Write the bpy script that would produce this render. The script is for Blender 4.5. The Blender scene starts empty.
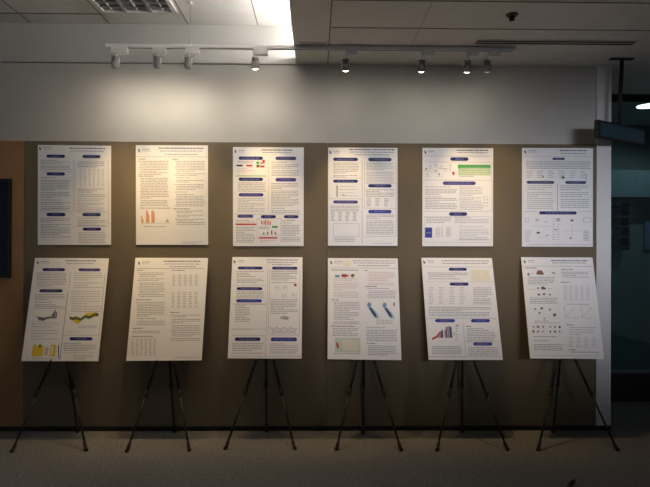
import bpy, bmesh, math, random
from mathutils import Vector, Matrix
R = math.radians
scn = bpy.context.scene
COL = scn.collection
random.seed(7)

# ------------------------------------------------------------------ camera
F = 545.0
CAM = Vector((0, -4.5, 1.53))
YAW, PITCH, ROLL = R(0.9), R(0.16), R(0.2)
fwd = Vector((math.sin(YAW)*math.cos(PITCH), math.cos(YAW)*math.cos(PITCH), math.sin(PITCH)))
rt0 = Vector((math.cos(YAW), -math.sin(YAW), 0))
up0 = rt0.cross(fwd).normalized()
rt = (rt0*math.cos(ROLL) + up0*math.sin(ROLL)).normalized()
up = (up0*math.cos(ROLL) - rt0*math.sin(ROLL)).normalized()
cd = bpy.data.cameras.new('camera'); cam = bpy.data.objects.new('camera', cd); COL.objects.link(cam)
cd.sensor_fit = 'HORIZONTAL'; cd.sensor_width = 36; cd.lens = 36*F/650
m = Matrix((rt, up, -fwd)).transposed().to_4x4(); m.translation = CAM
cam.matrix_world = m; cd.clip_start = .05; cd.clip_end = 60
scn.camera = cam

def ray(px, py):
    return fwd + rt*((px-325)/F) + up*((243.5-py)/F)
def at(px, py, y):                      # the point of a vertical plane seen at a pixel
    d = ray(px, py); return CAM + d*((y-CAM.y)/d.y)
def atz(px, py, z):                     # the point of a horizontal plane
    d = ray(px, py); return CAM + d*((z-CAM.z)/d.z)

# ------------------------------------------------------------------ materials
def mat(name, rgb, rough=.6, metal=0, noise=0, nscale=30, emit=None, estr=0, bump=0, spec=.5, alpha=None):
    m = bpy.data.materials.new(name); m.use_nodes = True
    nt = m.node_tree; b = nt.nodes['Principled BSDF']
    b.inputs['Base Color'].default_value = (*rgb, 1)
    b.inputs['Roughness'].default_value = rough
    b.inputs['Metallic'].default_value = metal
    b.inputs['Specular IOR Level'].default_value = spec
    if emit: b.inputs['Emission Color'].default_value = (*emit, 1); b.inputs['Emission Strength'].default_value = estr
    if noise or bump:
        tc = nt.nodes.new('ShaderNodeTexCoord'); n = nt.nodes.new('ShaderNodeTexNoise')
        n.inputs['Scale'].default_value = nscale; n.inputs['Detail'].default_value = 6
        nt.links.new(tc.outputs['Object'], n.inputs['Vector'])
        if noise:
            r = nt.nodes.new('ShaderNodeValToRGB')
            r.color_ramp.elements[0].position = .3; r.color_ramp.elements[1].position = .7
            r.color_ramp.elements[0].color = (*[c*(1-noise) for c in rgb], 1)
            r.color_ramp.elements[1].color = (*[min(1, c*(1+noise)) for c in rgb], 1)
            nt.links.new(n.outputs['Fac'], r.inputs['Fac']); nt.links.new(r.outputs['Color'], b.inputs['Base Color'])
        if bump:
            bp = nt.nodes.new('ShaderNodeBump'); bp.inputs['Strength'].default_value = bump; bp.inputs['Distance'].default_value = .004
            nt.links.new(n.outputs['Fac'], bp.inputs['Height']); nt.links.new(bp.outputs['Normal'], b.inputs['Normal'])
    return m

M = {}
M['wall'] = mat('painted_wall', (.47, .46, .43), .7, noise=.03, nscale=3)
M['pilaster'] = mat('pale_pilaster', (.66, .65, .66), .6, noise=.02, nscale=5)
M['lamp_grey'] = mat('pale_lamp_body', (.46, .44, .42), .4, noise=.05, nscale=30)
M['fabric'] = mat('brown_fabric', (.150, .120, .080), .95, noise=.10, nscale=260, bump=.3)
M['ply'] = mat('tan_board', (.31, .17, .07), .6, noise=.10, nscale=6)
M['ceil'] = mat('ceiling_tile', (.74, .72, .68), .9, noise=.04, nscale=8)
M['soffit'] = mat('ceiling_plaster', (.70, .68, .65), .85, noise=.02, nscale=4)
M['groove'] = mat('ceiling_joint', (.17, .165, .155), .8)
M['joint_light'] = mat('ceiling_joint_pale', (.5, .49, .46), .8)
M['carpet'] = mat('grey_carpet', (.150, .146, .139), 1, noise=.30, nscale=55, bump=.5, spec=.1)
M['black'] = mat('black_metal', (.007, .007, .008), .6, noise=.1, nscale=40)
M['rubber'] = mat('black_rubber', (.010, .010, .010), .8, noise=.1, nscale=40)
M['base'] = mat('black_skirting', (.006, .006, .005), .9, noise=.1, nscale=20)
M['white_metal'] = mat('white_lamp_metal', (.80, .78, .77), .4, noise=.02, nscale=20)
M['grey_metal'] = mat('grey_lamp_metal', (.30, .29, .28), .4, metal=.5, noise=.05, nscale=30)
M['dark_metal'] = mat('dark_joint_metal', (.05, .05, .05), .5, noise=.05, nscale=30)
M['steel'] = mat('steel_wire', (.4, .4, .4), .35, metal=1, noise=.03, nscale=30)
M['lens_on'] = mat('lit_lens', (.9, .85, .75), .3, emit=(1, .93, .8), estr=9)
M['lens_dim'] = mat('dim_lens', (.7, .7, .66), .3, emit=(1, .95, .85), estr=.25)
M['cove'] = mat('cove_tube', (.9, .9, .9), .3, emit=(1, .96, .94), estr=72)
M['down'] = mat('downlight_lens', (.9, .95, 1), .3, emit=(.85, .95, 1), estr=6)
M['louvre'] = mat('louvre_metal', (.30, .30, .31), .35, metal=.5, noise=.05, nscale=30)
M['reflector'] = mat('lamp_reflector', (.32, .32, .33), .4, noise=.05, nscale=20)
M['screen'] = mat('dark_screen', (.016, .045, .062), .25, noise=.1, nscale=5)
M['navyboard'] = mat('navy_screen', (.008, .014, .030), .6, noise=.05, nscale=5, spec=.2)
M['teal'] = mat('teal_wall', (.085, .125, .125), .7, noise=.08, nscale=3)
M['tealpanel'] = mat('teal_cabinet', (.088, .138, .150), .6, noise=.08, nscale=3)
M['rackdark'] = mat('rack_dark', (.02, .028, .032), .7, noise=.1, nscale=10)
M['blue'] = mat('blue_panel', (.06, .11, .19), .6, noise=.05, nscale=6)
M['paper'] = mat('poster_paper', (.80, .80, .81), .42, noise=.01, nscale=4, spec=.35)
M['foam'] = mat('foam_board', (.75, .74, .72), .7, noise=.02, nscale=30)
g = bpy.data.materials.new('tinted_glass'); g.use_nodes = True; b = g.node_tree.nodes['Principled BSDF']
b.inputs['Base Color'].default_value = (.55, .72, .74, 1); b.inputs['Roughness'].default_value = .03
b.inputs['Transmission Weight'].default_value = 1; b.inputs['IOR'].default_value = 1.45
M['glass'] = g
def ink(name, rgb): M[name] = mat('ink_'+name, rgb, .5, noise=.06, nscale=50, spec=.3)
ink('text', (.31, .31, .35)); ink('dark', (.13, .13, .17)); ink('grey', (.42, .42, .46)); ink('pale', (.5, .51, .53))
ink('navy', (.010, .014, .15)); ink('indigo', (.06, .045, .26)); ink('slate', (.035, .05, .14)); ink('light', (.13, .14, .28))
ink('red', (.55, .05, .05)); ink('pink', (.60, .47, .48)); ink('green', (.09, .38, .10)); ink('palegreen', (.45, .62, .38))
ink('yellow', (.72, .52, .04)); ink('olive', (.13, .13, .03)); ink('orange', (.62, .24, .08)); ink('cyan', (.36, .54, .64))
ink('steelblue', (.16, .27, .40)); ink('brown', (.26, .10, .09)); ink('cream', (.76, .73, .60)); ink('bluish', (.02, .04, .32))
ink('mint', (.52, .64, .58)); ink('sand', (.70, .68, .58)); ink('purple', (.38, .32, .46)); ink('lilac', (.5, .48, .66))

# ------------------------------------------------------------------ mesh builder
class MB:
    def __init__(s): s.bm = bmesh.new(); s.mats = []
    def mi(s, k):
        if k not in s.mats: s.mats.append(k)
        return s.mats.index(k)
    def quad(s, ps, k):
        f = s.bm.faces.new([s.bm.verts.new(p) for p in ps]); f.material_index = s.mi(k); return f
    def box(s, a, b, k, bev=0):
        a = Vector(a); b = Vector(b)
        r = bmesh.ops.create_cube(s.bm, size=1)
        c = (a+b)/2; d = b-a
        for v in r['verts']: v.co = Vector((v.co.x*d.x, v.co.y*d.y, v.co.z*d.z)) + c
        fs = {f for v in r['verts'] for f in v.link_faces}
        for f in fs: f.material_index = s.mi(k)
        if bev:
            es = list({e for f in fs for e in f.edges})
            o = bmesh.ops.bevel(s.bm, geom=es, offset=bev, segments=2, affect='EDGES', profile=.5)
            for f in o['faces']: f.material_index = s.mi(k)
    def hexa(s, p, k):                          # eight corners: 0-3 front loop, 4-7 back loop
        vs = [s.bm.verts.new(q) for q in p]
        for ix in ((0,1,2,3), (7,6,5,4), (0,4,5,1), (1,5,6,2), (2,6,7,3), (3,7,4,0)):
            s.bm.faces.new([vs[i] for i in ix]).material_index = s.mi(k)
    def tube(s, pts, rs, k, n=12, cap=True):
        pts = [Vector(p) for p in pts]; rings = []
        if not isinstance(rs, (list, tuple)): rs = [rs]*len(pts)
        for i, p in enumerate(pts):
            a = pts[max(0, i-1)]; b = pts[min(len(pts)-1, i+1)]; t = (b-a).normalized()
            if t.length == 0: t = Vector((0, 0, 1))
            ref = Vector((0, 1, 0)) if abs(t.y) < .9 else Vector((1, 0, 0))
            u = t.cross(ref).normalized(); w = t.cross(u).normalized()
            rings.append([s.bm.verts.new(p + (u*math.cos(2*math.pi*j/n) + w*math.sin(2*math.pi*j/n))*rs[i]) for j in range(n)])
        for r0, r1 in zip(rings, rings[1:]):
            for j in range(n):
                f = s.bm.faces.new((r0[j], r0[(j+1) % n], r1[(j+1) % n], r1[j])); f.material_index = s.mi(k); f.smooth = True
        if cap:
            s.bm.faces.new(rings[0]).material_index = s.mi(k); s.bm.faces.new(rings[-1][::-1]).material_index = s.mi(k)
    def build(s, name, parent=None, loc=None, recalc=True):
        if loc is not None:
            for v in s.bm.verts: v.co -= Vector(loc)
        if recalc: bmesh.ops.recalc_face_normals(s.bm, faces=s.bm.faces)
        me = bpy.data.meshes.new(name); s.bm.to_mesh(me); s.bm.free()
        for k in s.mats: me.materials.append(M[k])
        o = bpy.data.objects.new(name, me); COL.objects.link(o)
        if loc is not None: o.location = loc
        if parent: o.parent = parent
        return o

def tag(o, label=None, cat=None, group=None, kind=None):
    if label: o['label'] = label
    if cat: o['category'] = cat
    if group: o['group'] = group
    if kind: o['kind'] = kind
    return o
def empty(name, loc):
    o = bpy.data.objects.new(name, None); COL.objects.link(o); o.location = loc; o.empty_display_size = .1; return o
def struct(name, boxes, k=None):
    mb = MB()
    for b in boxes: mb.box(b[0], b[1], b[2] if len(b) > 2 else k)
    o = mb.build(name); o['kind'] = 'structure'; return o

# ------------------------------------------------------------------ the setting
ZL, ZH = 3.03, 3.345                      # low and high ceiling
XS = at(296, 64, 0).x                     # edge of the low ceiling
XE = at(611, 250, 0.0).x                  # right end of the partition
XP = at(596, 250, 0).x                    # right end of the fabric panels
XT = at(24, 250, 0).x                     # left end of the fabric panels
XJ = at(327.3, 250, 0).x                  # their joint
ZP = at(300, 142.6, 0).z                  # top of the panels
print('XS', XS, 'XE', XE, 'XP', XP, 'XT', XT, 'ZP', ZP)
YG = .85                                  # plane of the glass partition
XL, XR, YB, YF = -4.6, 5.2, 4.2, -7.5

struct('floor', [((XL, YF, -.1), (XR, YB, 0))], 'carpet')
struct('wall_back', [((XL, .02, 0), (XE, YG-.02, ZL-.0005)),
                     ((XL, .012, ZL), (XS-.004, YG-.02, ZH-.0005))], 'wall')
struct('trim_1', [((XP+.004, .0, .036), (XE, .0195, ZL-.001))], 'pilaster')       # pale end pilaster
struct('baseboard_back', [((XL, -.008, 0), (XE, .0195, .034))], 'base')
# low ceiling with a lip along its free edge, high ceiling beyond it
struct('ceiling', [((XS, YF, ZL), (XR, YB, ZL+.03), 'ceil'), ((XS, YF, ZL+.03), (XS+.012, .0, ZL+.055), 'soffit'),
                   ((XS+.15, YF, ZL+.03), (XS+.18, YB, ZH), 'soffit'),
                   ((XL, YF, ZH), (XS+.18, YB, ZH+.04), 'ceil')])
zc = ZL-.0006
x330 = atz(331, 13, ZL).x
y28 = atz(450, 28.5, ZL).y; y2 = atz(450, 1.0, ZL).y
seam = atz(415, 38, ZL).x
j = [((x330-.004, YF, zc-.002), (x330+.004, .015, ZL-.0002))]
for yy in (y28, y2, 2*y2-y28, 3*y2-2*y28): j.append(((x330+.006, yy-.004, zc-.002), (XR, yy+.004, ZL-.0002)))
struct('trim_2', j, 'groove')
struct('trim_3', [((seam-.003, YF, zc-.0015), (seam+.003, -.42, ZL-.0002))], 'joint_light')
jj = []
for px in (30, 108, 187, 257):
    x = atz(px, 22, ZH).x; jj.append(((x-.004, YF, ZH-.002), (x+.004, .003, ZH-.0002)))
jj.append(((XL, -.19, ZH-.003), (atz(102, 14, ZH).x, -.178, ZH-.0002)))
for k in range(1, 5): jj.append(((XL, -.19-k*.6*2, ZH-.0031), (XS, -.178-k*1.2, ZH-.0003)))
struct('trim_4', jj, 'groove')
struct('trim_5', [((XL, .012, ZL-.010), (XS-.004, .0199, ZL-.004))], 'groove')   # joint line above the wall face
# side room closing
struct('wall_right', [((XR, YG, 0), (XR+.1, YB, ZL))], 'teal')
struct('wall_far', [((XE-.5, 2.2, 0), (XR, 2.3, ZL-.001))], 'teal')
struct('wall_inner', [((XE-.6, YG+.05, 0), (XE-.5, 2.3, ZL-.001))], 'teal')

# glass partition of the room beyond
wz = 2.97
gw = MB(); gw.box((XE-.05, YG, .27), (XR, YG+.012, wz), 'glass'); w1 = gw.build('window_1'); w1['kind'] = 'structure'
fr = MB(); fr.box((XE-.05, YG-.02, 0), (XR, YG+.04, .27), 'base'); fr.box((XE-.05, YG-.02, wz), (XR, YG+.04, ZL), 'base')
fr.build('window_frame', w1)

# ------------------------------------------------------------------ panels on the wall
def panel(x0, x1, label, name='fabric_display_panel', k='fabric', cat='wall panel', grp='brown fabric panels on the wall', z0=.036, z1=None, y0=0):
    mb = MB(); mb.box((x0, y0, z0), (x1, .0195, z1 or ZP), k, .003)
    return tag(mb.build(name, loc=((x0+x1)/2, .01, z0)), label, cat, grp)
panel(XT+.002, XJ-.002, 'brown fabric wall panel behind the three poster columns on the left')
panel(XJ+.002, XP, 'brown fabric wall panel behind the three poster columns on the right')
panel(XL, XT-.002, 'plain tan wall board at the left edge, beside the brown panel', 'tan_wall_board', 'ply', 'wall board', None)
a = at(12, 179, 0); b = at(12, 277.5, 0)
t = empty('wall_screen', (a.x-.5, 0, b.z))
mb = MB(); mb.box((a.x-.98, -.02, b.z+.02), (a.x-.02, -.001, a.z-.02), 'navyboard', .002); s_ = mb.build('display_area'); s_.parent = t; s_.matrix_parent_inverse = Matrix.Translation(-t.location)
mb = MB()
for q in (((a.x-1, -.026, b.z), (a.x, -.0005, b.z+.02)), ((a.x-1, -.026, a.z-.02), (a.x, -.0005, a.z)), ((a.x-.02, -.026, b.z+.02), (a.x, -.0005, a.z-.02)), ((a.x-1, -.026, b.z+.02), (a.x-.98, -.0005, a.z-.02))):
    mb.box(q[0], q[1], 'black')
s_ = mb.build('screen_frame'); s_.parent = t; s_.matrix_parent_inverse = Matrix.Translation(-t.location)
tag(t, 'dark navy rectangular screen on the tan board at the left edge', 'screen')

# ------------------------------------------------------------------ posters
class Poster:
    """A board spanned by four world corners (tl, tr, br, bl); print is given in the pixel frame of its own box."""
    def __init__(s, c, box):
        s.c = c; s.mb = MB(); s.box = box
        s.n = (c[1]-c[0]).cross(c[3]-c[0]).normalized()
        if s.n.y > 0: s.n = -s.n
        s.lv = 1; s.rnd = random.Random(int(c[0].x*1000))
        f = c; bk = [p - s.n*.005 for p in c]
        s.mb.hexa([f[0], f[1], f[2], f[3], bk[0], bk[1], bk[2], bk[3]], 'foam')
        s.face([(0, 0), (1, 0), (1, 1), (0, 1)], 'paper', .0002)
    def P(s, u, v, h):
        c = s.c; return (c[0]*(1-u)+c[1]*u)*(1-v) + (c[3]*(1-u)+c[2]*u)*v + s.n*h
    def face(s, uvs, k, h): s.mb.quad([s.P(u, v, h) for u, v in uvs], k)
    def uv(s, x, y):
        (x0, y0), (x1, y1), (x2, y2), (x3, y3) = s.box
        v = (y - (y0+y1)/2)/((y2+y3)/2-(y0+y1)/2); v = min(.995, max(.004, v))
        l = x0*(1-v)+x3*v; r = x1*(1-v)+x2*v
        return min(.992, max(.008, (x-l)/(r-l))), v
    def rect(s, x0, y0, x1, y1, k, lv=1):
        u0, v0 = s.uv(x0, (y0+y1)/2)[0], s.uv(x0, y0)[1]; u1, v1 = s.uv(x1, (y0+y1)/2)[0], s.uv(x1, y1)[1]
        s.face([(u0, v0), (u1, v0), (u1, v1), (u0, v1)], k, .0003+.00025*lv)
    def poly(s, pts, k, lv=2): s.face([s.uv(*p) for p in pts], k, .0003+.00025*lv)
    def blob(s, x, y, rx, ry, k, lv=2, n=9):
        s.poly([(x+rx*math.cos(6.283*i/n)*s.rnd.uniform(.75, 1.1), y+ry*math.sin(6.283*i/n)*s.rnd.uniform(.75, 1.1)) for i in range(n)], k, lv)
    def words(s, x0, y, x1, h=2.2, k='text', lv=1):
        x = x0
        while x < x1-3:
            w = s.rnd.uniform(6, 22); e = min(x1, x+w); s.rect(x, y, e, y+h, k, lv); x = e + s.rnd.uniform(1.6, 2.8)
    def text(s, x0, y0, x1, y1, k='text', step=7.4, ind=0, h=2.7):
        y = y0; i = 0
        while y < y1:
            last = s.rnd.random() < .22
            s.words(x0+(ind if i % 4 else 0), y, x1-(s.rnd.uniform(.2, .6)*(x1-x0) if last else s.rnd.uniform(0, 8)), h, k)
            y += step + (4 if last and s.rnd.random() < .6 else 0); i += 1
    def banner(s, x0, y0, x1, y1, k='navy', lab=True):
        r = (y1-y0)*.35
        s.poly([(x0, y0+r), (x0+r, y0), (x1-r, y0), (x1, y0+r), (x1, y1-r), (x1-r, y1), (x0+r, y1), (x0, y1-r)], k, 2)
        if lab:
            w = (x1-x0); a = x0+w*.28 if w < 110 else x0+w*.16; b = x1-(a-x0); m = (y0+y1)/2
            x = a
            while x < b-2:
                e = min(b, x+s.rnd.uniform(10, 24)); s.rect(x, m-2.2, e, m+2.2, 'light', 3); x = e+3
    def hl(s, x0, x1, y, k='grey'): s.rect(x0, y, x1, y+1.6, k)
    def vl(s, x, y0, y1, k='grey'): s.rect(x, y0, x+1.8, y1, k)
    def frame(s, x0, y0, x1, y1, k='grey'): s.hl(x0, x1, y0, k); s.hl(x0, x1, y1, k); s.vl(x0, y0, y1, k); s.vl(x1, y0, y1, k)
    def logo(s, x, y, letters=4):
        s.poly([(x-5, y-9), (x-2, y-3), (x+5, y+2), (x+3, y+9), (x, y+12), (x-4, y+6)], 'dark', 2)
        for i in range(letters): s.rect(x+15+i*9, y-5, x+21+i*9, y+1, 'grey')
        s.words(x+15, y+5, x+15+letters*9, 2, 'grey')
    def title(s, x0, x1, ys, k='dark', h=4.5):
        for i, y in enumerate(ys):
            ins = (0, 5, 26)[i] if len(ys) > 1 else 0
            s.words(x0+ins, y, x1-ins, h if i == 0 else 3.4, k if i == 0 else 'text')
    def table(s, x0, y0, x1, y1, nc, nr, k='text', w=.55, h=2.4):
        for r in range(nr):
            y = y0+(y1-y0)*r/nr
            for c in range(nc):
                x = x0+(x1-x0)*c/nc; s.rect(x, y, x+(x1-x0)/nc*w*s.rnd.uniform(.7, 1.1), y+h, k)
    def axes(s, x0, y0, x1, y1, k='grey'): s.vl(x0, y0, y1, k); s.hl(x0, x1, y1, k)
    def done(s, name, label, group):
        c = (s.c[2]+s.c[3])/2
        return tag(s.mb.build(name, loc=c, recalc=False), label, 'poster', group)

# pixel corners of each board (tl, tr, br, bl) and origin + scale of the close look its print was read from
UP = [([(37.8,144.9),(110.9,145.7),(110.9,244.8),(37.8,244.8)], (34,142,4.512)),
      ([(135.8,145.1),(207.9,145.4),(208,244.8),(136,244.8)], (132,142,4.512)),
      ([(232.9,147),(303.8,147.4),(303.6,246.1),(233,246.1)], (228,142,4.512)),
      ([(328,147.5),(397.5,147.9),(397.5,245.9),(328,245.7)], (322,142,4.512)),
      ([(422.5,147.8),(493.2,148.2),(493,246.3),(422.3,246.2)], (417,142,4.512)),
      ([(522.2,147.9),(593,148.2),(592.8,246.8),(522,246.6)], (516,142,4.512))]
LO = [([(35.1,257.9),(108.9,258.3),(98.1,361.2),(21.3,361)], (16,254,4.347)),
      ([(135.4,257.8),(208,258),(201.6,360.3),(126.2,360.9)], (120,254,4.351)),
      ([(232.4,257),(302.6,257.3),(301.6,358.6),(227.6,358.4)], (220,254,4.348)),
      ([(328,258),(397.6,258.5),(401.5,360.2),(327.6,359.2)], (322,254,4.345)),
      ([(421.3,257.8),(491.9,258.1),(502.9,360),(428.6,360)], (416,254,4.348)),
      ([(521,257.2),(592.5,257.5),(604.2,359.1),(530.2,358.4)], (516,254,4.351))]
def mk(spec, yt, yb):
    pc, (ox, oy, sc) = spec
    c = [at(pc[0][0], pc[0][1], yt), at(pc[1][0], pc[1][1], yt), at(pc[2][0], pc[2][1], yb), at(pc[3][0], pc[3][1], yb)]
    print('poster w %.3f %.3f h %.3f %.3f' % ((c[1]-c[0]).length, (c[2]-c[3]).length, (c[3]-c[0]).length, (c[2]-c[1]).length))
    return Poster(c, [((x-ox)*sc, (y-oy)*sc) for x, y in pc])
GU, GL = 'posters pinned to the brown wall panels', 'posters held on the tripod easels'

# --- upper row
p = mk(UP[0], -.0062, -.0062)
p.logo(28, 28); p.title(158, 322, (26, 39))
p.banner(56, 58, 140, 72); p.banner(218, 58, 300, 72, 'slate'); p.banner(56, 138, 140, 152); p.banner(56, 320, 142, 335); p.banner(218, 320, 302, 335, 'slate'); p.banner(220, 386, 303, 400)
p.hl(30, 175, 134); p.vl(178, 80, 316); p.vl(334, 80, 380); p.hl(30, 178, 316); p.hl(186, 334, 316); p.hl(186, 334, 380); p.vl(186, 90, 316, 'pale')
p.text(30, 82, 166, 130); p.text(30, 160, 166, 312); p.text(196, 88, 322, 112); p.table(205, 122, 326, 205, 6, 10, 'grey'); p.text(196, 210, 326, 245); p.text(196, 255, 320, 312, 'grey'); p.text(196, 342, 326, 376)
p.text(30, 345, 166, 430); p.text(200, 408, 326, 455, 'grey')
p.done('conference_poster', 'white poster with dark section bars, leftmost of the upper row on the brown panel', GU)

p = mk(UP[1], -.0062, -.0062)
p.logo(32, 36); p.title(120, 322, (26, 39, 54)); p.hl(20, 340, 66, 'text')
p.words(28, 76, 62, 3, 'dark'); p.text(28, 86, 165, 150, ind=8); p.words(28, 153, 96, 3, 'dark'); p.text(36, 163, 165, 292, ind=4)
p.words(182, 76, 210, 3, 'dark'); p.text(194, 86, 330, 290, ind=6); p.words(186, 300, 262, 3, 'dark'); p.text(196, 310, 330, 370, ind=6)
p.words(36, 297, 172, 3, 'text'); p.hl(40, 175, 366, 'pale')
for x, h in ((42, 30), (47, 18), (64, 58), (69, 50), (74, 35), (88, 52), (93, 56), (98, 46)): p.rect(x, 364-h, x+4, 364, 'orange', 2)
for x, h in ((152, 8), (158, 14), (163, 6)): p.rect(x, 362-h, x+4, 362, 'orange', 2)
p.text(52, 380, 154, 386, 'text'); p.text(230, 450, 330, 458, 'lilac', step=5)
p.done('conference_poster', 'white poster with one orange bar chart at its lower left and no section bars', GU)

p = mk(UP[2], -.0062, -.0062)
p.logo(34, 40, 3); p.title(150, 290, (34, 46))
p.banner(48, 66, 158, 81); p.banner(214, 66, 308, 81, 'slate'); p.banner(48, 161, 158, 176); p.banner(214, 162, 308, 178, 'indigo'); p.banner(48, 231, 160, 246, 'indigo')
p.banner(42, 328, 114, 342, 'indigo'); p.banner(148, 330, 216, 344); p.banner(252, 330, 318, 344)
p.vl(182, 84, 325, 'pink'); p.hl(32, 180, 155, 'palegreen'); p.rect(36, 150, 172, 156, 'palegreen'); p.hl(32, 180, 325, 'text'); p.hl(188, 326, 325, 'text')
p.text(44, 86, 120, 98); p.rect(38, 103, 66, 111, 'slate', 2); p.rect(82, 103, 110, 111, 'red', 2); p.text(40, 120, 120, 146, 'pink')
p.rect(128, 88, 141, 100, 'green', 2); p.rect(155, 80, 166, 97, 'red', 2); p.rect(128, 103, 142, 115, 'olive', 2); p.rect(144, 106, 164, 115, 'red', 2); p.blob(150, 96, 5, 4, 'brown')
p.text(196, 90, 322, 152, 'text'); p.text(44, 184, 172, 222); p.text(44, 254, 172, 318, 'grey'); p.text(194, 186, 324, 318, 'text')
p.hl(130, 238, 345, 'pink'); p.vl(130, 345, 455, 'pink'); p.vl(238, 345, 455, 'grey')
p.rect(34, 368, 128, 375, 'red', 2); p.text(36, 352, 124, 364, 'grey'); p.text(36, 384, 124, 452); p.text(244, 352, 328, 448)
for x in (150, 160, 168, 178, 188): p.rect(x, 352+(x % 7), x+5, 372+(x % 5), 'red', 2)
p.rect(198, 378, 224, 388, 'green', 2); p.text(140, 382, 190, 390)
for x, h in ((158, 9), (176, 12), (194, 18), (210, 11)): p.rect(x, 417-h, x+6, 417, 'dark', 2)
p.hl(138, 232, 419); p.rect(138, 429, 222, 436, 'red', 2); p.text(142, 442, 226, 450, 'pink')
p.done('conference_poster', 'upper poster with red bars, a green patch and three small section bars near its foot', GU)

p = mk(UP[3], -.0062, -.0062)
p.logo(38, 44, 3); p.title(122, 328, (32, 44, 56))
p.banner(50, 71, 162, 86); p.banner(208, 71, 314, 87, 'slate'); p.banner(50, 170, 162, 184); p.banner(50, 264, 162, 278, 'indigo'); p.banner(208, 190, 314, 205); p.banner(208, 306, 314, 322, 'bluish')
p.vl(180, 88, 458, 'text'); p.vl(334, 92, 425, 'grey'); p.hl(36, 178, 162); p.hl(36, 178, 256); p.hl(190, 334, 186); p.hl(190, 334, 298); p.hl(190, 334, 425); p.vl(190, 92, 298, 'pale')
p.text(50, 94, 168, 158, 'text'); p.text(200, 94, 326, 180, 'grey'); p.rect(64, 196, 72, 248, 'grey'); p.text(80, 200, 168, 250, 'pale', step=14); p.blob(96, 240, 8, 5, 'pink')
p.text(38, 288, 170, 312); p.table(40, 316, 172, 360, 4, 7); p.frame(50, 368, 166, 425, 'grey'); p.text(56, 432, 150, 450)
p.text(198, 214, 326, 250); p.table(200, 254, 320, 294, 3, 6); p.text(200, 328, 326, 420)
p.text(232, 456, 322, 460, 'lilac')
p.done('conference_poster', 'upper poster with a boxed chart at lower left, between the red-barred and green-banded posters', GU)

p = mk(UP[4], -.0062, -.0062)
p.logo(38, 44, 3); p.title(178, 322, (35, 46))
p.banner(150, 69, 232, 85); p.banner(116, 178, 265, 194, 'indigo'); p.banner(144, 317, 226, 333)
p.hl(32, 334, 63, 'text'); p.hl(32, 334, 90, 'grey'); p.hl(32, 334, 172, 'grey'); p.vl(336, 92, 170, 'pale'); p.hl(32, 336, 312, 'grey'); p.vl(338, 172, 312, 'grey'); p.frame(32, 336, 334, 452, 'pale')
p.rect(186, 102, 332, 150, 'palegreen', 1); p.rect(186, 102, 332, 116, 'green', 2); p.blob(191, 111, 9, 11, 'green', 3); p.text(192, 122, 326, 146, 'cream', step=9); p.text(192, 153, 300, 160, 'text')
p.blob(164, 142, 7, 9, 'red')
for x, y, c in ((42, 122, 'dark'), (85, 104, 'grey'), (85, 130, 'brown'), (128, 122, 'grey'), (100, 146, 'dark'), (48, 146, 'pink'), (60, 110, 'pale'), (110, 110, 'pale')): p.blob(x, y, 5, 4, c); p.words(x-10, y+8, x+14, 2, 'grey')
p.vl(148, 98, 132, 'dark'); p.hl(90, 145, 120, 'pale'); p.hl(50, 80, 132, 'pale')
p.text(36, 202, 182, 306); p.text(192, 202, 300, 306, 'grey'); p.table(300, 246, 328, 300, 2, 4, 'dark')
p.text(40, 340, 160, 368); p.text(170, 340, 328, 368, 'grey'); p.rect(36, 386, 68, 432, 'bluish', 2); p.rect(42, 408, 62, 412, 'steelblue', 3)
p.table(84, 386, 122, 432, 3, 7, 'text'); p.rect(88, 388, 98, 420, 'cream'); p.text(132, 386, 156, 430, 'text'); p.text(190, 380, 326, 440, 'pale'); p.words(188, 440, 330, 2.5)
p.done('conference_poster', 'upper poster with a bright green banner, a red dot and a small dark blue cover', GU)

p = mk(UP[5], -.0062, -.0062)
p.logo(42, 42, 4); p.title(196, 320, (36, 50))
p.banner(164, 71, 220, 81, 'slate'); p.banner(48, 176, 172, 189, 'slate'); p.banner(222, 176, 317, 189, 'slate'); p.banner(104, 313, 274, 327, 'navy')
p.hl(32, 348, 64, 'pale'); p.vl(186, 190, 312, 'dark'); p.vl(350, 80, 312, 'grey'); p.hl(34, 100, 313); p.hl(280, 348, 313)
p.text(46, 88, 340, 122); p.table(46, 132, 340, 168, 6, 4, 'grey', .6); p.blob(122, 156, 4, 5, 'dark'); p.blob(212, 160, 8, 7, 'olive'); p.vl(315, 148, 176, 'dark')
p.text(50, 196, 172, 300, 'grey', step=9); p.text(200, 196, 334, 300, 'text', step=9)
for x, y, c, r in ((95, 352, 'pink', 9), (135, 360, 'grey', 5), (190, 350, 'grey', 12), (252, 354, 'olive', 8), (100, 410, 'olive', 8), (112, 428, 'cream', 7), (140, 422, 'grey', 6), (246, 434, 'text', 7), (178, 395, 'grey', 7)): p.blob(x, y, r, r*.7, c)
p.frame(40, 345, 56, 362); p.table(164, 346, 206, 450, 2, 9, 'grey'); p.frame(304, 340, 336, 360, 'text'); p.table(304, 400, 338, 448, 1, 7, 'text', .9); p.table(40, 400, 70, 455, 1, 6, 'grey', .9); p.vl(252, 370, 430, 'pale'); p.hl(70, 160, 380, 'pale'); p.hl(210, 300, 400, 'pale')
p.hl(50, 340, 462, 'grey')
p.done('conference_poster', 'upper poster nearest the pale pilaster, with one long section bar above diagrams', GU)

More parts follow.
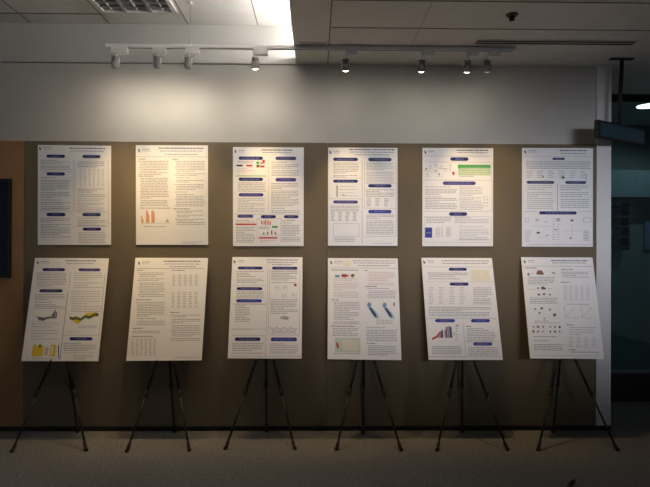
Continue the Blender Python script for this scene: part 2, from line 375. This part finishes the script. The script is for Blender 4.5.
# --- lower row, tilted back on the easels
YT, YBm = -.032, -.235
p = mk(LO[0], YT, YBm)
p.logo(95, 36); p.title(215, 350, (28, 41))
p.banner(115, 64, 213, 77); p.banner(271, 64, 367, 77, 'indigo'); p.banner(101, 158, 202, 172, 'slate'); p.banner(232, 365, 332, 379)
p.vl(232, 80, 152, 'text'); p.hl(80, 226, 152); p.poly([(224, 165), (227, 165), (192, 460), (189, 460)], 'text', 1); p.hl(200, 362, 356); p.poly([(386, 85), (388, 85), (362, 356), (360, 356)], 'grey', 1); p.hl(52, 186, 300, 'pale')
p.text(90, 84, 222, 146); p.text(250, 84, 378, 150, 'grey', step=10); p.text(82, 180, 214, 246); p.text(240, 165, 372, 255, 'grey', step=11)
p.poly([(82, 276), (120, 282), (150, 276), (154, 284), (128, 290), (120, 296), (98, 294), (95, 283)], 'dark')
for x, h in ((154, 18), (160, 28), (166, 34), (172, 26)): p.rect(x, 284-h, x+5, 286, 'dark', 2)
p.text(66, 308, 190, 380, 'grey', step=12)
pts = [(232, 276), (246, 280), (262, 276), (280, 284), (300, 270), (320, 274), (340, 262), (358, 262)]
p.poly([(234, 280), (246, 280), (262, 278), (280, 286), (278, 304), (262, 308), (250, 296)], 'yellow', 2)
for (x0, y0), (x1, y1) in zip(pts, pts[1:]): p.poly([(x0, y0), (x1, y1), (x1, y1+14), (x0, y0+12)], 'olive', 3)
p.poly([(300, 262), (352, 258), (360, 268), (330, 280), (304, 282)], 'yellow', 2)
p.text(270, 316, 356, 330, 'grey'); p.words(220, 342, 280, 2.5, 'pink'); p.text(206, 390, 350, 424, 'text'); p.hl(200, 345, 430, 'grey'); p.text(250, 440, 340, 456, 'grey')
p.rect(70, 402, 118, 446, 'yellow', 2); p.rect(76, 396, 86, 410, 'yellow', 2); p.rect(98, 397, 110, 408, 'olive', 3); p.rect(124, 408, 140, 440, 'pink', 2); p.rect(148, 398, 172, 446, 'yellow', 2); p.rect(152, 404, 160, 440, 'cream', 3); p.poly([(182, 400), (186, 400), (188, 455), (184, 455)], 'bluish', 2); p.hl(40, 176, 455, 'grey')
p.done('conference_poster', 'easel poster with yellow blocks at its foot and a wavy yellow and black chart', GL)

p = mk(LO[1], YT, YBm)
p.logo(83, 38, 4); p.title(190, 354, (30, 43, 55)); p.hl(72, 366, 64, 'dark')
p.words(76, 72, 100, 3, 'dark'); p.text(78, 84, 196, 190, ind=6); p.words(70, 203, 136, 3, 'dark'); p.text(70, 214, 200, 316, ind=4); p.words(56, 326, 98, 3, 'dark'); p.text(56, 338, 180, 352); p.words(52, 360, 142, 3, 'dark')
p.table(50, 372, 164, 446, 6, 9, 'text', .6); p.words(226, 72, 282, 3, 'dark'); p.table(228, 94, 350, 146, 5, 7, 'text', .6); p.table(224, 172, 348, 244, 5, 9, 'text', .6)
p.words(218, 258, 256, 3, 'dark'); p.text(218, 270, 352, 380, ind=8); p.text(240, 450, 350, 454, 'lilac')
p.done('conference_poster', 'plain easel poster of grey text and number tables, without colour or section bars', GL)

p = mk(LO[2], YT, YBm)
p.logo(64, 32, 3); p.title(200, 340, (24, 36, 46), 'purple')
p.banner(77, 57, 185, 70); p.banner(226, 57, 337, 70, 'navy'); p.banner(72, 149, 184, 162); p.banner(70, 202, 182, 216, 'bluish'); p.banner(64, 366, 176, 381); p.banner(220, 366, 335, 382, 'bluish')
p.vl(202, 64, 440, 'grey'); p.hl(60, 198, 140); p.hl(60, 198, 196); p.hl(50, 196, 358); p.frame(212, 74, 346, 355, 'grey'); p.hl(50, 352, 444, 'grey'); p.hl(48, 200, 330, 'pale')
p.text(72, 78, 192, 136); p.text(72, 168, 192, 192); p.words(58, 222, 196, 2.5, 'dark'); p.text(66, 230, 132, 300); p.words(52, 330, 150, 2.5)
p.text(222, 78, 338, 130); p.blob(327, 139, 8, 7, 'brown')
for x, y in ((250, 150), (282, 148), (278, 186), (322, 182)): p.frame(x-9, y-8, x+9, y+9, 'pale'); p.words(x-8, y, x+8)
p.text(220, 202, 340, 262); p.blob(280, 282, 22, 8, 'grey'); p.blob(290, 286, 8, 4, 'text', 3)
for i in range(12): x = 216+i*10; p.poly([(x, 322+(i % 3)*5), (x+10, 322+((i+1) % 3)*5), (x+10, 325+((i+1) % 3)*5), (x, 325+(i % 3)*5)], 'text')
p.text(222, 338, 338, 348); p.text(54, 390, 190, 436); p.text(216, 392, 340, 436, 'grey')
p.done('conference_poster', 'easel poster with six navy section bars, third from the left in its row', GL)

p = mk(LO[3], YT, YBm)
p.logo(40, 36, 4); p.title(130, 322, (28, 38, 50), 'purple', 3.6); p.rect(92, 30, 126, 56, 'cream'); p.hl(36, 330, 62, 'text')
p.words(40, 71, 160, 3, 'dark'); p.blob(66, 100, 14, 6, 'steelblue'); p.blob(96, 98, 16, 9, 'brown', 3); p.blob(106, 98, 14, 5, 'red', 4); p.blob(134, 98, 10, 9, 'olive'); p.blob(140, 102, 4, 4, 'paper', 3)
p.text(48, 110, 160, 195, 'pink'); p.words(40, 204, 74, 3, 'dark'); p.text(48, 214, 166, 310, ind=4); p.words(40, 318, 144, 3, 'dark'); p.text(46, 328, 160, 358)
p.rect(56, 368, 166, 430, 'mint', 1); p.rect(88, 376, 160, 424, 'sand', 2); p.poly([(60, 386), (68, 390), (74, 404), (70, 416), (64, 408)], 'red', 3); p.words(50, 434, 166, 2.4)
p.words(186, 72, 198, 3, 'dark'); p.text(196, 80, 320, 138, 'pink', ind=6); p.words(188, 143, 238, 3, 'dark'); p.text(196, 152, 324, 200, 'purple', ind=6)
for x in (205, 272):
    p.blob(x, 226, 10, 13, 'steelblue'); p.poly([(x-6, 236), (x+10, 234), (x+38, 266), (x+44, 284), (x+26, 284), (x+8, 262)], 'cyan', 2); p.poly([(x-2, 238), (x+8, 238), (x+28, 262), (x+34, 280), (x+22, 276)], 'slate', 3)
p.blob(313, 222, 4, 10, 'dark'); p.text(236, 290, 310, 310, 'grey'); p.text(194, 322, 328, 380); p.words(194, 389, 236, 3, 'dark'); p.text(200, 400, 328, 438)
p.done('conference_poster', 'easel poster with two blue map shapes and a small brown picture at its top left', GL)

p = mk(LO[4], YT, YBm)
p.logo(36, 34, 3); p.title(110, 322, (28, 40), 'purple')
p.banner(142, 62, 221, 75, 'navy'); p.banner(146, 128, 229, 142, 'navy'); p.banner(83, 288, 170, 302, 'bluish'); p.banner(239, 288, 322, 302, 'bluish'); p.banner(248, 387, 332, 401, 'bluish')
p.hl(34, 334, 57, 'grey'); p.hl(44, 342, 124, 'pale'); p.rect(238, 72, 320, 120, 'cream', 1); p.table(246, 80, 316, 116, 4, 4, 'palegreen', .6)
p.text(50, 84, 230, 112, ind=4); p.table(54, 150, 236, 230, 4, 8, 'grey', .5); p.text(250, 150, 334, 226, 'text'); p.text(56, 236, 326, 280)
p.hl(44, 350, 285, 'text'); p.vl(210, 306, 440, 'grey'); p.hl(54, 370, 446, 'text'); p.hl(216, 360, 384, 'grey')
p.poly([(68, 370), (88, 360), (104, 340), (108, 344), (90, 368), (72, 378)], 'red', 3); p.poly([(88, 368), (104, 340), (116, 346), (116, 368)], 'purple', 2)
for x, y, c in ((106, 340, 'brown'), (112, 334, 'slate'), (124, 334, 'steelblue'), (130, 322, 'brown'), (137, 320, 'steelblue'), (144, 318, 'brown'), (150, 322, 'slate')): p.rect(x, y, x+6, 368, c, 2)
p.rect(172, 310, 186, 322, 'pink'); p.rect(162, 346, 169, 354, 'cyan', 2); p.text(172, 326, 190, 385, 'grey'); p.text(70, 404, 204, 440); p.words(216, 318, 240, 3, 'dark'); p.text(222, 328, 350, 380); p.text(228, 408, 362, 440)
p.done('conference_poster', 'easel poster with a stepped bar chart and red line at its lower left', GL)

p = mk(LO[5], YT, YBm)
p.logo(38, 32, 3); p.title(152, 312, (27, 38)); p.hl(28, 334, 54, 'text')
p.words(40, 62, 90, 3, 'dark'); p.blob(54, 92, 5, 7, 'dark'); p.blob(70, 88, 4, 4, 'pink'); p.poly([(88, 90), (94, 74), (112, 74), (122, 90)], 'brown'); p.rect(90, 88, 120, 93, 'olive', 3); p.poly([(152, 82), (160, 80), (174, 88), (168, 92)], 'text')
p.text(52, 104, 170, 128); p.text(52, 134, 180, 142); p.words(52, 158, 84, 2.5, 'pink')
for x, y, r in ((96, 154, 5), (118, 154, 9), (126, 156, 5), (100, 182, 6), (122, 180, 6), (148, 182, 5), (84, 246, 5), (112, 242, 7), (102, 262, 5), (148, 248, 5), (168, 270, 9), (124, 286, 4)): p.blob(x, y, r, r*.9, 'dark')
p.words(138, 154, 158, 2.5, 'grey'); p.text(60, 196, 184, 222); p.text(80, 296, 200, 306, 'grey')
for r, y in enumerate((322, 342)):
    for i, x in enumerate((76, 96, 118, 150, 170, 190)): p.blob(x, y, 6 if (i+r) % 2 else 4, 6 if (i+r) % 3 else 4, ('dark', 'brown', 'dark', 'purple')[(i+r) % 4])
p.text(74, 362, 184, 368); p.text(76, 380, 190, 388); p.text(78, 396, 204, 425)
p.words(196, 68, 248, 3, 'dark'); p.text(196, 80, 322, 108, ind=4); p.words(196, 125, 234, 3, 'dark'); p.table(208, 142, 330, 212, 5, 8, 'grey', .6)
for x in (212, 286): p.axes(x, 226, x+62, 282); p.poly([(x+6, 276), (x+44, 236), (x+46, 237), (x+8, 277)], 'pale')
p.words(220, 222, 320, 2.4); p.words(220, 311, 252, 3, 'dark'); p.text(230, 322, 350, 360, 'grey', step=10); p.table(230, 366, 362, 412, 4, 5, 'grey', .6); p.words(228, 417, 258, 3, 'dark'); p.text(236, 426, 366, 432); p.hl(80, 364, 442, 'pale')
p.done('conference_poster', 'easel poster with scattered small dark figures down its left half, rightmost of its row', GL)

# ------------------------------------------------------------------ easels
# px of (left foot, right foot, rear foot) and where each leg passes the poster's lower edge
EZ = [((11.8, 452.3), (86.3, 451), (78.6, 431.5), (51.8, 361.5), (69.2, 361.5), (66.6, 361.5)),
      ((126.8, 452), (189.4, 451), (174.8, 431.5), (157.6, 361), (174.6, 361), (169.2, 361)),
      ((225.3, 449.5), (294.9, 449.5), (266.4, 431.8), (256.7, 359), (273.4, 359), (265.8, 359)),
      ((336.3, 450.3), (401.3, 450.8), (362.9, 433.5), (356.8, 360), (373.7, 360), (364, 360)),
      ((436.9, 451), (507.6, 450.5), (462.2, 432), (456, 360), (473, 360), (462.9, 360)),
      ((538, 450.8), (617.6, 450.8), (553, 432.5), (557, 359), (574.2, 359), (561, 359))]
EL = ['black tripod easel under the leftmost lower poster, the one with yellow blocks',
      'black tripod easel holding the plain grey text poster, second from the left',
      'black tripod easel holding the poster with six navy bars, its legs evenly spread',
      'black tripod easel holding the poster with two blue maps',
      'black tripod easel holding the poster with the stepped bar chart',
      'black tripod easel whose right leg crosses in front of the pale pilaster']
TH = (YT-YBm)
def yplane(z, zb, zt): return YBm + (z-zb)/(zt-zb)*TH
for i, (lf, rf, bf, lc, rc, bc) in enumerate(EZ):
    zb = at(LO[i][0][3][0], LO[i][0][3][1], YBm).z; zt = at(LO[i][0][0][0], LO[i][0][0][1], YT).z
    fl = [atz(lf[0], lf[1], 0), atz(rf[0], rf[1], 0), atz(bf[0], bf[1], 0)]
    fl[2].y = min(fl[2].y, -.035)
    yc = yplane(zb, zb, zt)+.024
    hz = zb+.22; hy = yplane(hz, zb, zt)+.034
    tops = []
    for f, c in zip(fl[:2], (lc, rc)):
        q = at(c[0], c[1], yc); k = (hz-f.z)/(q.z-f.z); tops.append(Vector((f.x+(q.x-f.x)*k, hy, hz)))
    q = at(bc[0], bc[1], -.12); k = hz/q.z; tops.append(Vector((fl[2].x+(q.x-fl[2].x)*k, hy+.016, hz)))
    hx = sum(t_.x for t_ in tops)/3
    for t_ in tops: t_.x = hx + max(-.035, min(.035, t_.x-hx))
    base = Vector((hx, (fl[0].y+fl[2].y)/2, 0))
    root = empty('tripod_easel', base)
    def part(mb, name, par=None, pl=base):
        o = mb.build(name); o.parent = par or root
        o.matrix_parent_inverse = Matrix.Translation(-base)
        return o
    for n, (f, tp) in enumerate(zip(fl, tops)):
        d = (tp-f); ln = d.length; u = d/ln
        mb = MB()
        mb.tube([f+u*.018, f+u*(ln*.47)], .0082, 'black'); mb.tube([f+u*(ln*.45), tp], .0100, 'black')
        leg = part(mb, 'leg')
        mb = MB(); mb.tube([f+u*(ln*.435), f+u*(ln*.442), f+u*(ln*.485), f+u*(ln*.492)], [.012, .0145, .0145, .012], 'rubber')
        side = Vector((1, 0, 0)) if n != 1 else Vector((-1, 0, 0)); c = f+u*(ln*.464)
        mb.tube([c, c-side*.022], [.005, .006], 'rubber', 8)
        o = mb.build('clamp_collar'); o.parent = leg
        mb = MB(); mb.tube([Vector((f.x, f.y, .0)), Vector((f.x, f.y, .012)), f+u*.022, f+u*.05, f+u*.075], [.014, .0155, .013, .0125, .009], 'rubber')
        o = mb.build('rubber_foot'); o.parent = leg
        if n < 2:
            # pin carrying the board's lower edge
            w = zb-.010; q = f + u*((w-f.z)/u.z)
            mb = MB(); mb.tube([q, Vector((q.x, YBm-.016, w))], .0045, 'black', 8)
            mb.box((q.x-.016, YBm-.018, w-.004), (q.x+.016, q.y, w+.0042), 'black', .001)
            part(mb, 'support_pin')
    mb = MB(); mb.box((hx-.05, hy-.010, hz-.03), (hx+.05, hy+.024, hz+.035), 'black', .006); part(mb, 'head')
    mt = Vector((hx, yplane(zt-.06, zb, zt)+.012, zt-.06)); mb = MB(); mb.tube([Vector((hx, hy+.006, hz)), mt], .0055, 'black'); part(mb, 'mast')
    tag(root, EL[i], 'easel', 'black tripod easels along the wall')

# ------------------------------------------------------------------ track and its spotlights
YTR = -.40
tl = at(108, 43, YTR); tr_ = at(515, 48, YTR)
zt1 = ZL-.004; zt0 = ZL-.030
t = empty('lighting_track', (tl.x, YTR, zt0))
def pp(mb, name, root):
    o = mb.build(name); o.parent = root; o.matrix_parent_inverse = Matrix.Translation(-root.location); return o
mb = MB(); mb.box((tl.x, YTR-.018, zt0), (tr_.x, YTR+.018, zt1), 'white_metal', .002)
mb.box((tl.x+.02, YTR-.006, zt0-.001), (tr_.x-.02, YTR+.006, zt0+.0005), 'dark_metal'); pp(mb, 'track_bar', t)
mb = MB(); mb.box((tl.x-.012, YTR-.02, zt0-.002), (tl.x, YTR+.02, zt1+.002), 'white_metal', .002); pp(mb, 'end_cap', t)
rx = at(190, 20, YTR).x
mb = MB(); mb.tube([(rx, YTR, zt1), (rx, YTR, ZH)], .0022, 'steel', 8); mb.tube([(rx, YTR, ZH-.012), (rx, YTR, ZH-.0005)], .018, 'white_metal', 16); mb.tube([(rx, YTR, zt1), (rx, YTR, zt1+.018)], .008, 'steel', 12); pp(mb, 'suspension_wire', t)
tag(t, 'white lighting track running across the wall top, hung by a wire at left', 'track light rail')

HEADS = [  # adapter px x0,x1 ; head px x,y ; lens ; aim px ; label
 (111.5, 127.8, 115.3, 61, 'off', (118, 190), 'white track spotlight at the left end of the track, its lamp turned aside'),
 (152.5, 166.5, 157, 61, 'off', (152, 175), 'white track spotlight, second from the left end of the track'),
 (185.5, 199.5, 188, 61.5, 'off', (186, 180), 'white track spotlight hanging just below the suspension wire'),
 (253, 267.5, 255.2, 62, 'on', (262, 205), 'white track spotlight beside the bright ceiling edge, lens glowing'),
 (345.5, 357, 345.6, 64, 'on', (352, 198), 'dark track spotlight with glowing lens, first right of the ceiling step'),
 (421.5, 433, 421.8, 65, 'on', (408, 165), 'dark track spotlight with glowing lens, midway along the right part'),
 (466, 478, 467.3, 65.5, 'on', (468, 190), 'dark track spotlight with glowing lens, left of the close pair'),
 (489, 500, 487.2, 65, 'dim', (528, 205), 'dim track spotlight at the right end of the track, right of the close pair')]
AIMS = []
for (a0, a1, hx_, hy_, st, aim, lab) in HEADS:
    xa = at(a0, 50, YTR).x; xb = at(a1, 50, YTR).x
    hp = at(hx_, hy_, YTR-.005)
    tg = at(aim[0], aim[1], 0)
    root = empty('track_spotlight', (hp.x, YTR, zt0))
    mb = MB(); mb.box((xa, YTR-.020, zt0-.045), (xb, YTR+.020, zt0), 'white_metal', .004); pp(mb, 'adapter', root)
    d = Vector(((tg.x-hp.x)*.45, .62, -1)).normalized()
    mb = MB(); mb.tube([(hp.x+.006, YTR, zt0-.043), (hp.x+.006, YTR, zt0-.075)], .007, 'white_metal', 10)
    mb.tube([(hp.x-.028, YTR, zt0-.075), (hp.x+.028, YTR, zt0-.075)], .0065, 'dark_metal', 8)
    mb.box((hp.x-.030, YTR-.012, zt0-.115), (hp.x-.026, YTR+.008, zt0-.07), 'white_metal'); mb.box((hp.x+.026, YTR-.012, zt0-.115), (hp.x+.030, YTR+.008, zt0-.07), 'white_metal')
    pp(mb, 'yoke', root)
    c = Vector((hp.x, YTR-.004, hp.z-.008))
    ax = Vector(((tg.x-hp.x)*.25, .35, -1)).normalized()
    mb = MB(); mb.tube([c-ax*.046, c-ax*.044, c-ax*.012, c-ax*.010, c-ax*.004, c+ax*.034, c+ax*.040, c+ax*.036], [.010, .019, .022, .028, .030, .030, .029, .025], 'lamp_grey' if st == 'off' or hx_ < 300 else 'grey_metal', 20)
    for k in range(3): mb.tube([c-ax*(.038-k*.010), c-ax*(.035-k*.010)], .0255, 'grey_metal', 18)
    head = pp(mb, 'lamp_head', root)
    mb = MB(); mb.tube([c+ax*.034, c+ax*.0415, c+ax*.048], [.024, .022, .010], {'off': 'reflector', 'on': 'lens_on', 'dim': 'lens_dim'}[st], 18)
    l_ = mb.build('lens'); l_.parent = head
    tag(root, lab, 'spotlight', 'track spotlights over the posters')
    AIMS.append((c+ax*.062, tg))

# ------------------------------------------------------------------ ceiling fittings
t = empty('ceiling_light', (atz(140, 0, ZH).x, -.8, ZH))
x0 = atz(112, 22, ZH).x; x1 = atz(184, 22, ZH).x; yb_ = -.245; yf_ = yb_-1.2
mb = MB()
for q in (((x0, yb_-.03, ZH-.025), (x1, yb_, ZH-.001)), ((x0, yf_, ZH-.025), (x1, yf_+.03, ZH-.001)), ((x0, yf_, ZH-.025), (x0+.03, yb_, ZH-.001)), ((x1-.03, yf_, ZH-.025), (x1, yb_, ZH-.001))): mb.box(q[0], q[1], 'soffit')
pp(mb, 'frame', t)
mb = MB(); mb.box((x0+.03, yf_+.03, ZH-.004), (x1-.03, yb_-.03, ZH-.002), 'reflector'); pp(mb, 'reflector', t)
mb = MB()
for k in range(1, 3): x = x0+(x1-x0)*k/3; mb.box((x-.010, yf_+.03, ZH-.024), (x+.010, yb_-.03, ZH-.004), 'louvre')
for k in range(1, 14): y = yb_-.03-k*.082; mb.box((x0+.03, y-.004, ZH-.022), (x1-.03, y+.004, ZH-.004), 'louvre')
pp(mb, 'louvre', t)
for k in range(3):
    x = x0+(x1-x0)*(k+.5)/3; mb = MB(); mb.tube([(x, yf_+.05, ZH-.012), (x, yb_-.05, ZH-.012)], .006, 'white_metal', 10); pp(mb, 'fluorescent_tube', t)
tag(t, 'unlit louvred fluorescent fitting in the higher ceiling at top left', 'ceiling light')

def slot(px0, px1, py, z, lab, nslots=2, w=.05):
    a = atz(px0, py, z); b = atz(px1, py, z); y = (a.y+b.y)/2
    t = empty('air_slot_diffuser', ((a.x+b.x)/2, y, z))
    mb = MB(); mb.box((a.x, y-w/2, z-.006), (b.x, y+w/2, z-.0005), 'soffit', .001); pp(mb, 'flange', t)
    for k in range(nslots):
        yy = y-w/2+w*(k+.5)/nslots; mb = MB(); mb.box((a.x+.012, yy-w*.16, z-.0068), (b.x-.012, yy+w*.16, z-.0058), 'rubber'); pp(mb, 'slot', t)
    tag(t, lab, 'air vent', 'air slots in the low ceiling')
slot(474, 637, 42, ZL, 'long double air slot in the low ceiling, above the right end of the track', 2, .08)
slot(299, 328, 43.4, ZL, 'short dark air slot in the plaster strip beside the ceiling step', 1, .035)

c = atz(512, 14.5, ZL)
t = empty('sprinkler_head', c)
mb = MB(); mb.tube([c-Vector((0, 0, .0005)), c-Vector((0, 0, .010))], [.040, .034], 'dark_metal', 24); pp(mb, 'cover_plate', t)
mb = MB(); mb.tube([c-Vector((0, 0, .008)), c-Vector((0, 0, .028)), c-Vector((0, 0, .038)), c-Vector((0, 0, .040))], [.013, .011, .020, .004], 'black', 16)
mb.tube([c-Vector((-.016, 0, .008)), c-Vector((-.016, 0, .034))], .003, 'black', 8); mb.tube([c-Vector((.016, 0, .008)), c-Vector((.016, 0, .034))], .003, 'black', 8); pp(mb, 'nozzle', t)
tag(t, 'small dark sprinkler head on the low ceiling at upper right', 'sprinkler')

# hanging sign / display
tlp = CAM + ray(596.5, 119)*(4.17/ray(596.5, 119).dot(fwd)); blp = CAM + ray(595.5, 137.8)*(4.17/ray(595.5, 137.8).dot(fwd))
trp = CAM + ray(645.5, 129)*(4.53/ray(645.5, 129).dot(fwd)); brp = CAM + ray(644.5, 146)*(4.53/ray(644.5, 146).dot(fwd))
zt_, zb_ = (tlp.z+trp.z)/2, (blp.z+brp.z)/2
A = Vector((tlp.x, tlp.y, 0)); B = Vector((trp.x, trp.y, 0)); dv = (B-A).normalized(); nv = Vector((-dv.y, dv.x, 0))   # away from camera
print('sign', tlp, trp, zt_, zb_)
mid = (A+B)/2; L = (B-A).length
t = empty('hanging_sign', (mid.x, mid.y, ZL))
def sbox(a, b, y0, y1, z0, z1, k, bev=0):
    mb = MB(); mb.box((a, y0, z0), (b, y1, z1), k, bev)
    for v in mb.bm.verts: v.co = A + dv*v.co.x + nv*v.co.y + Vector((0, 0, v.co.z))
    return mb
pp(sbox(.02, L, 0, .035, zb_, zt_, 'black', .008), 'case', t)
pp(sbox(.045, L-.03, -.004, .002, zb_+.018, zt_-.018, 'screen', .001), 'sign_face', t)
pl = at(618.5, 90, 0); cpt = A+dv*(L*.48)+nv*.018
mb = MB(); mb.tube([(cpt.x, cpt.y, zt_-.01), (cpt.x+.025, cpt.y, ZL-.004)], .015, 'black', 16); pp(mb, 'pole', t)
mb = MB(); mb.box((cpt.x-.075, cpt.y-.022, ZL-.008), (cpt.x+.115, cpt.y+.022, ZL-.0005), 'black', .002); pp(mb, 'ceiling_plate', t)
tag(t, 'dark unlit box sign hanging from a black ceiling pole at upper right', 'sign')

# ------------------------------------------------------------------ room beyond the glass
c = c_down = atz(647.5, 105, ZL)
t = empty('downlight', c)
mb = MB(); mb.tube([c-Vector((0, 0, .001)), c-Vector((0, 0, .012))], [.13, .12], 'white_metal', 28); pp(mb, 'rim', t)
mb = MB(); mb.tube([c-Vector((0, 0, .0125)), c-Vector((0, 0, .016))], [.105, .10], 'down', 28); pp(mb, 'lens', t)
tag(t, 'round lit downlight in the ceiling of the room behind the glass', 'ceiling light')

YW = 2.2
a = at(611.5, 203, YW-.15); b = at(629.5, 250, YW-.15)
t = empty('shelf_rack', ((a.x+b.x)/2, YW, b.z))
for px_ in (b.x-.012,):
    mb = MB(); mb.box((px_, YW-.15, b.z), (px_+.012, YW-.001, a.z), 'rackdark'); pp(mb, 'side_panel', t)
for py in (206.5, 216.5, 226.5, 236.5, 247):
    z = at(620, py, YW-.15).z; mb = MB(); mb.box((a.x-.2, YW-.15, z-.013), (b.x-.0125, YW-.001, z+.013), 'rackdark'); pp(mb, 'shelf', t)
tag(t, 'dark shelves on the wall seen through the glass at right, just past the pilaster', 'shelf')
a = at(604, 170, YW-.25); b = at(760, 198, YW-.25)
mb = MB(); mb.box((a.x, YW-.25, b.z), (b.x, YW-.001, a.z), 'tealpanel', .006)
for k in range(1, 5): x = a.x+(b.x-a.x)*k/5; mb.box((x-.003, YW-.252, b.z+.01), (x+.003, YW-.249, a.z-.01), 'teal')
tag(mb.build('wall_cabinet', loc=((a.x+b.x)/2, YW-.1, b.z)), 'pale teal wall cabinet seen dimly through the glass', 'cabinet')
a = at(644.5, 220, YW-.03); b = at(690, 250, YW-.03)
mb = MB(); mb.box((a.x, YW-.03, b.z), (b.x, YW-.001, a.z), 'blue', .004)
tag(mb.build('notice_board', loc=((a.x+b.x)/2, YW-.01, b.z)), 'dim blue board on the wall behind the glass at the right edge', 'board')

# cable end on the carpet
c0 = atz(574, 482.5, 0); c1 = atz(568, 488, 0); c2 = atz(556, 505, 0)
mb = MB(); mb.tube([c0+Vector((0, 0, .011)), c0*.6+c1*.4+Vector((0, 0, .012)), c1+Vector((0, 0, .008)), c1*.5+c2*.5+Vector((.02, 0, .005)), c2+Vector((0, 0, .005))], [.010, .012, .008, .005, .005], 'rubber', 12)
tag(mb.build('power_cable', loc=c1), 'end of a black cable on the carpet at the bottom edge', 'cable')

# ------------------------------------------------------------------ lights
def spot(name, loc, target, watts, col, cone, blend=1, size=.03):
    l = bpy.data.lights.new(name, 'SPOT'); l.energy = watts; l.color = col; l.spot_size = R(cone); l.spot_blend = blend; l.shadow_soft_size = size
    o = bpy.data.objects.new(name, l); COL.objects.link(o); o.location = loc
    o.rotation_euler = (Vector(target)-Vector(loc)).to_track_quat('-Z', 'Y').to_euler(); return o
WARM = (1, .67, .29); SOFT = (1, .87, .70)
BEAM = [(44, (112, 262), 54), (50, (150, 262), 54), (42, (192, 262), 54), (60, (268, 268), 54), (50, (352, 262), 52), (20, (405, 250), 52), (54, (468, 262), 52), (30, (530, 262), 56)]
SPILL = [6.0, 7.6, 7.6, 7.0, 2.4, 2.2, 2.0, .8]
for (p_, tg), (w, ov, cone), sp in zip(AIMS, BEAM, SPILL):
    spot('spot_beam', p_, at(ov[0], ov[1], 0), w, WARM, cone)
    spot('spot_spill', p_, at(ov[0], 150, 0), sp, SOFT, 165)
# cove tube on the ledge of the ceiling step
mb = MB(); mb.tube([(XS+.075, -3.2, ZL+.062), (XS+.075, -.06, ZL+.062)], .013, 'cove', 12)
o = mb.build('tube_light', loc=(XS+.075, -1.6, ZL+.05)); tag(o, 'fluorescent tube hidden on the ledge of the ceiling step', 'tube light')
def area(name, loc, target, sx, sy, watts, col, spread=180):
    l = bpy.data.lights.new(name, 'AREA'); l.shape = 'RECTANGLE'; l.size = sx; l.size_y = sy; l.energy = watts; l.color = col; l.spread = R(spread)
    o = bpy.data.objects.new(name, l); COL.objects.link(o); o.location = loc
    o.rotation_euler = (Vector(target)-Vector(loc)).to_track_quat('-Z', 'Y').to_euler(); return o
# two soft fill panels added unseen behind the camera, aimed at the wall
area('room_fill_panel', (1.9, -6.6, 2.3), (1.6, 0, 1.62), 3.4, .4, 8.2, (.88, .89, 1), 25)
area('room_fill_panel', (-2.0, -6.6, 2.3), (-1.3, 0, 1.62), 3.4, .4, .8, (.98, .96, .95), 25)
area('high_ceiling_light', (-2.3, -2.6, 3.33), (-2.3, -2.6, 0), .6, 1.2, 2, (1, .97, .96))
spot('inner_room_fill', (c_down.x+.5, c_down.y+.1, 2.9), (c_down.x-.2, c_down.y+.3, 0), 22, (.8, .95, 1), 160, 1, .01)  # fill added out of view beside the downlight to brighten the teal room
w = bpy.data.worlds.new('room_light'); scn.world = w; w.use_nodes = True
w.node_tree.nodes['Background'].inputs['Color'].default_value = (.8, .88, 1, 1); w.node_tree.nodes['Background'].inputs['Strength'].default_value = .066

scn.view_settings.view_transform = 'Standard'; scn.view_settings.look = 'None'; scn.view_settings.gamma = 1
scn.view_settings.use_curve_mapping = False; scn.view_settings.exposure = 0
